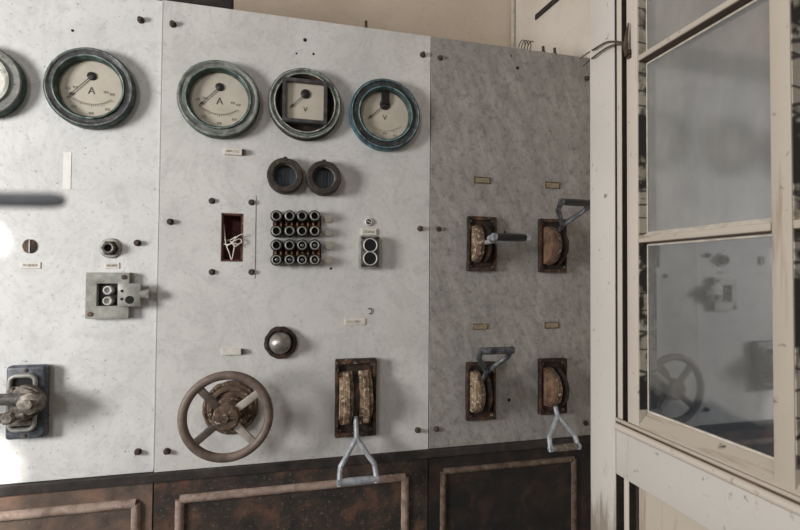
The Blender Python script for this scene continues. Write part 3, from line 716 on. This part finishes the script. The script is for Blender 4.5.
# ------------------------------------------------------------------ blue-black switch at lower left
q = rect(4, 45, 366, 440, .028)
t = thing('lever_switch', (q[0], P1, q[1]), 'blue-black rectangular switch at lower left with a greasy lever pointing left', 'switch')
w, h = q[2], q[3]
pb = MB().box(-w, w, -.030, 0, -h, h, .010, 4).rough(.0008, 50); pb.build('base_plate', M['enamel'], t)
rb = MB(); pts = []
xr0, xr1, zr0, zr1 = -w*.72, w*.52, -h*.72, h*.74; rr = .016
for cxx, czz, a0 in ((xr1-rr, zr1-rr, 0), (xr0+rr, zr1-rr, PI/2), (xr0+rr, zr0+rr, PI), (xr1-rr, zr0+rr, 1.5*PI)):
    for k in range(6): a = a0+PI/2*k/5; pts.append((cxx+rr*math.cos(a), -.034, czz+rr*math.sin(a)))
rb.tube(pts, .0058, 10, closed=True); rb.build('bail_frame', M['cast'], t)
MB().box(xr0+.004, xr1-.004, -.0315, -.029, zr0+.004, zr1-.004).build('opening', M['hole'], t)
MB().box(xr0+.002, xr1-.002, -.040, -.031, h*.28, h*.46, .003).rough(.001, 80).build('crossbar', M['dulled'], t)
MB().box(xr0+.002, xr1-.002, -.040, -.031, -h*.60, -h*.44, .003).rough(.001, 80).build('crossbar', M['dulled'], t)
for sx in (-.55, .35): MB().lathe([(.009, .038), (.009, .048), (.006, .050)], (sx*w, 0, h*.37), 6).build('nut', M['dulled'], t)
_h = W(26.5, 405, .075); hubx, hubz = _h.x-q[0], _h.z-q[1]
cl = MB()
pr = []
n = 28
for k in range(n):
    a = 2*PI*k/n; r = .046*(1+.06*math.cos(3*a)); pr.append((hubx-.012+r*math.cos(a)*.86, hubz+r*math.sin(a)*1.0))
cl.prism(pr, -.064, -.034, bev=.006); cl.rough(.002, 40, 1).build('clamp', M['dulled'], t)
MB().lathe([(.027, .060), (.030, .068), (.029, .084), (.022, .088), (.012, .090), (0, .090)], (hubx+.008, 0, hubz+.004), 8, cap1=False).rough(.0015, 70).build('pivot_cap', M['dulled'], t)
MB().lathe([(.014, .088), (.013, .096), (0, .097)], (hubx+.008, 0, hubz+.004), 6, cap1=False).build('pivot_nut', M['dulled'], t)
MB().tube([(hubx-.01, -.066, hubz+.012), (hubx-.06, -.074, hubz+.016), (hubx-.16, -.095, hubz+.018), (hubx-.30, -.13, hubz+.02)], .0155, 18).build('lever_arm', M['arm_grey'], t)
MB().tube([(hubx-.004, -.075, hubz-.026), (hubx-.05, -.080, hubz-.030), (hubx-.10, -.088, hubz-.034)], .013, 14).lathe([(.017, .068), (.017, .092), (.012, .096)], (hubx-.036, 0, hubz-.030), 6).rough(.002, 70).build('clamp_bolt', M['dulled'], t)
MB().lathe([(.005, .030), (.004, .033), (0, .0335)], (0, 0, h*.88), 10, cap1=False).build('screw', M['brown'], t)
MB().lathe([(.005, .030), (.004, .033), (0, .0335)], (0, 0, -h*.88), 10, cap1=False).build('screw', M['brown'], t)

# ------------------------------------------------------------------ things along the top edge
p = W(366.5, 26); 
tag(MB().lathe([(.005, 0), (.005, .028)], seg=12, cap0=True, mat=Matrix.Rotation(-PI/2, 4, 'X')).lathe([(.009, 0), (.009, .006)], seg=6, cap0=True, mat=Matrix.Rotation(-PI/2, 4, 'X')).build('stud', M['bolt'], None, (p.x, .012, ztop)),
    'lone dark stud standing on the top edge of the middle slab', 'stud', 'studs along the top edge')
for px, lab in ((545, 'left of two dark studs on the top edge beside the wire coil'), (556.5, 'right of two dark studs on the top edge, farther from the wire coil')):
    p = W(px, 53)
    tag(MB().lathe([(.005, 0), (.005, .026)], seg=12, cap0=True, mat=Matrix.Rotation(-PI/2, 4, 'X')).lathe([(.009, 0), (.009, .006)], seg=6, cap0=True, mat=Matrix.Rotation(-PI/2, 4, 'X')).build('stud', M['bolt'], None, (p.x, .012, ztop)),
        lab, 'stud', 'studs along the top edge')
a, b = W(522, 46), W(534, 48)
cr = .018; pts = []
for k in range(90):
    an = 2*PI*k/26; pts.append((a.x+.004+(b.x-a.x-.008)*k/89, .014+cr*math.cos(an), ztop+cr+.002+cr*math.sin(an)))
tag(MB().tube(pts, .0017, 6).build('wire_coil', M['wire_dark']), 'small coil of rusty wire on the top edge of the grey slab', 'wire coil')
a, b = D(535.5, 17.5, XW-.004), D(566, -9, XW-.004)
dv = (b-a); L = dv.length; ang = math.atan2(dv.z, dv.y)
tag(MB().box(-.004, .004, 0, L, -.012, .012, .002, mat=Matrix.Translation(a) @ Matrix.Rotation(ang, 4, 'X')).build('wall_strap', M['ledge']),
    'dark slanting metal strap fixed to the pale wall at the top', 'strap')
zc = W(514, 20).z
tag(MB().tube([(XW-.012, YB-.012, 1.9), (XW-.012, YB-.012, 3.3)], .010, 10).build('trim_1', M['putty']), 'pale painted pipe strip in the wall corner', 'trim', kind='structure')

# ------------------------------------------------------------------ door and its post (planes x = const)
XF, XG, XB = .582, .6008, .624
def yy(px, x=XF): return D(px, 300, x).y
def zz(px, py, x=XF): return D(px, py, x).z
y_post0, y_post1 = yy(589.8), yy(615)
t = thing('trim_2', (XF, y_post1, 0), 'cream painted upright door post in front of the grey slab', 'post', kind='structure')
MB().box(0, .06, 0, y_post0-y_post1, 0, 2.75, .003).build('post', M['paint_post'], t)
MB().box(.001, .055, -.0022, -.0002, .0, 2.75).build('rebate', M['groove'], t)
yA, yB_, yC, yD = yy(617), yy(622), yy(627), yy(638.3)      # far .. near
yM0, yM1 = yy(771.6), yy(793)
yE = -1.5+.175; yE2 = yE-.06
zTR0, zTR1 = zz(638.9, 60.4), zz(638.9, 55); zMR0, zMR1 = zz(638.5, 242.7), zz(638.5, 236.5)
zS = zz(700, 451.7); zG = D(647, 411.5, XG).z
zM1, zM0 = zz(700, 459), zz(700, 468.7); zR0 = (zz(615.5, 470.6)+zz(700, 528))/2
ZT = 2.62
d = thing('door_1', (XF, yA, .02), 'cream painted glazed door with dusty panes standing open at right', 'door', kind='structure')
def dp(name, mat, mb): return mb.build(name, M[mat], d, Vector((0, 0, 0))-d.location)
dp('stile_bead', 'paint', MB().box(XF, XB, yB_, yA, zM1+.001, ZT, .002))
dp('stile_groove', 'groove', MB().box(XF+.020, XB-.004, yC, yB_-.0002, zM1+.001, ZT))
dp('groove_lining', 'groove', MB().box(XF+.001, XB-.004, yB_-.0011, yB_-.0001, zM1+.001, ZT))
dp('stile', 'paint', MB().box(XF, XB, yD, yC, zM1+.001, ZT, .002))
dp('glazing_bar', 'paint_bare', MB().box(XF, XB, yM1, yM0, zS, ZT, .002))
dp('stile', 'paint', MB().box(XF, XB, yE2, yE, zM1+.001, ZT, .002))
dp('top_rail', 'paint', MB().box(XF, XB, yE, yD, ZT-.10, ZT, .002))
bays = ((yM0, yD), (yE, yM1))
zpan = ((zG, zMR0), (zMR1, zTR0), (zTR1, ZT-.10))
for ya, yb in bays:
    for z0, z1 in ((zTR0, zTR1), (zMR0, zMR1)):
        r = dp('cross_rail', 'paint_bare_h', MB().box(XF, XB, ya+.0005, yb-.0005, z0, z1, .0015))
        dp('rail_underside', 'bare_dark', MB().box(XF+.0015, XG-.0015, ya+.001, yb-.001, z0-.0012, z0).rough(.0008, 60, 3))
        dp('putty_fillet', 'putty', MB().prism([(XF+.006, z1-.001), (XG, z1-.001), (XG, z1+.008)], ya+.001, yb-.001, axis='y').rough(.001, 60, 4))
    dp('rebate_lining', 'flaky', MB().box(XF+.0015, XG-.0015, yb-.0015, yb-.0002, zG+.005, ZT-.105))
    for z0, z1 in zpan:
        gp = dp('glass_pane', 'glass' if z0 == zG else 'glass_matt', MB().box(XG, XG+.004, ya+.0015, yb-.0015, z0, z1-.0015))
        fb = MB(); wd = .0035
        for (a0, a1, b0_, b1) in ((ya+.0015, ya+wd, z0, z1-.002), (yb-wd, yb-.0015, z0, z1-.002), (ya+wd, yb-wd, z0, z0+wd), (ya+wd, yb-wd, z1-.002-wd, z1-.002)):
            fb.box(XG-.003, XG, a0, a1, b0_, b1, .0008, 1)
        dp('glass_putty', 'putty', fb)
# sill, mouldings, bottom rail and lower panel
dp('sill', 'paint_bare_h', MB().prism([(XF-.001, zM1-.002), (XF-.001, zS), (XG, zG), (XB, zG), (XB, zM1-.002)], yE, yD-.0005, axis='y'))
dp('sill_edge', 'paint_bare_h', MB().box(XF-.006, XF, yE2, yA, zM1+.0035, zS-.0015, .0015).rough(.0008, 40, 2))
dp('sill_groove', 'bare_dark', MB().box(XF-.0035, XF, yE2, yA, zM1-.002, zM1+.0032))
mo = MB(); n = 40
mo.tube([(XF-.001, yE2+(yA-yE2)*k/n, (zM0+zM1)/2) for k in range(n+1)], (zM1-zM0)/2, 14)
dp('moulding', 'paint', mo)
dp('bottom_rail', 'paint_rail', MB().box(XF, XB, yE2, y_post1-.001, zR0, zM1-.003, .0015))
yl = [yy(634.5), yy(627), yy(622)]
dp('lower_panel', 'paint_bare', MB().box(XF+.008, XB-.008, yE2, yl[0], .12, zR0-.0002))
dp('panel_groove', 'groove', MB().box(XF+.016, XB-.004, yl[0], y_post1-.002, .02, zR0-.0002))
dp('stile_bead', 'paint', MB().box(XF+.002, XF+.018, yl[1], yl[2], .02, zR0-.0002, .002))
dp('groove_lining', 'groove', MB().box(XF+.003, XF+.018, yl[1]-.001, yl[1]-.0001, .02, zR0-.0002))
dp('kick_rail', 'paint_rail', MB().box(XF, XB, yE2, yl[0], .02, .12, .002))
# hasp and wires
a = D(628.5, 23, XF-.004); b = D(628, 56, XF-.004)
t = thing('hook_latch', b, 'rusty metal hook on the door stile with wires tied to it', 'hook')
MB().tube([a-b, (a-b)*.6+Vector((-.004, 0, 0)), (a-b)*.25+Vector((-.006, 0, 0)), Vector((-.003, 0, 0)), Vector((-.002, -.006, .004))], .0032, 8, rr=[.0012, .003, .004, .0035, .002]).rough(.0006, 120).build('hook', M['wire_dark'], t)
MB().box(.0, .014, -.004, .004, -.004, .012, .001).build('staple', M['wire_dark'], t)
def mixw(l, r=.0022):
    out = []
    for p, q in zip(l, l[1:]):
        for k in range(6): out.append(p.lerp(q, k/6))
    out.append(l[-1])
    for _ in range(6):
        out = [out[0]]+[(out[i-1]+out[i]*2+out[i+1])/4 for i in range(1, len(out)-1)]+[out[-1]]
    return MB().tube(out, r, 8)
kn = D(627, 43.5, XF-.007)
w1 = [W(580, 58.5, -.004), W(585, 55, .35), D(590, 51.5, .572), D(600, 45.5, .577), D(607, 41.5, .575), D(617, 41.5, .574), kn]
w2 = [W(583, 66, .004), W(586.5, 63, .35), D(590, 60, .572), D(598, 53.5, .577), D(606, 48, .575), D(616, 43.5, .574), kn+Vector((0, .004, -.001))]
tag(mixw(w1, .0016).build('wire', M['wire_dark']), 'upper of two dark wires from slab top to the hook on the door', 'wire')
tag(mixw(w2, .0016).build('wire', M['wire_dark']), 'lower of two dark wires from slab corner to the hook on the door', 'wire')

# ------------------------------------------------------------------ blurred rod close to the lens at left
yr = -1.5+.125
def Y(px, py): d_ = ray(px, py); return CAMP + d_*((yr-CAMP.y)/d_.y)
a, b = Y(66, 200.5), Y(-300, 196); rad = 7.2/F*.120
dv = (b-a).normalized()
tag(MB().tube([a, a+dv*rad*.25, a+dv*rad*.7, a+dv*rad*1.6, b], rad, 20, rr=[rad*.25, rad*.62, rad*.88, rad, rad]).build('rod', M['rod']),
    'blurred dark grey rod reaching in from the left edge, close to the viewer', 'rod')

# ------------------------------------------------------------------ light
def area(name, loc, target, sx, sy, e, col):
    l = bpy.data.lights.new(name, 'AREA'); l.shape = 'RECTANGLE'; l.size, l.size_y = sx, sy; l.energy = e; l.color = col
    o = bpy.data.objects.new(name, l); COL.objects.link(o); o.location = loc
    o.rotation_euler = (Vector(target)-Vector(loc)).to_track_quat('-Z', 'Y').to_euler(); return o
area('window_daylight', (-2.55, -1.30, 1.66), (-.3, 0, 1.3), .6, .8, 86, (1, .992, .98))
area('rear_window_daylight', (-2.3, -4.6, 2.9), (.4, -.4, 1.4), .9, 1.2, 44, (.97, .985, 1))
def beam(tx, e, deg):                       # shafts of sun through gaps beside the window
    l = bpy.data.lights.new('sun_shaft', 'SPOT'); l.energy = e; l.spot_size = math.radians(deg); l.spot_blend = .8; l.shadow_soft_size = .01
    o = bpy.data.objects.new('sun_shaft', l); COL.objects.link(o); o.location = (-2.6, -2.4, 2.6); l.color = (1, .96, .9)
    o.rotation_euler = (Vector(tx)-o.location).to_track_quat('-Z', 'Y').to_euler()
beam(W(-18, 236), 900, 2.2); beam(W(-20, 462), 900, 3.2); beam(W(-22, 522), 420, 4.2)
wd = bpy.data.worlds.new('world'); bpy.context.scene.world = wd; wd.use_nodes = True
bg = wd.node_tree.nodes['Background']; bg.inputs[0].default_value = (.95, .97, 1, 1); bg.inputs[1].default_value = .085

# ------------------------------------------------------------------ camera
cd = bpy.data.cameras.new('camera'); co = bpy.data.objects.new('camera', cd); COL.objects.link(co)
cd.sensor_width = 36; cd.lens = F/800*36; cd.clip_start = .02
co.matrix_world = Matrix.Translation(CAMP) @ Matrix((RT, UP, -_fw)).transposed().to_4x4()
cd.dof.use_dof = True; cd.dof.focus_distance = 1.45; cd.dof.aperture_fstop = 9
sc = bpy.context.scene; sc.camera = co
sc.view_settings.view_transform = 'Standard'; sc.view_settings.look = 'None'; sc.view_settings.gamma = 1
sc.view_settings.use_curve_mapping = False; sc.view_settings.exposure = 0.0
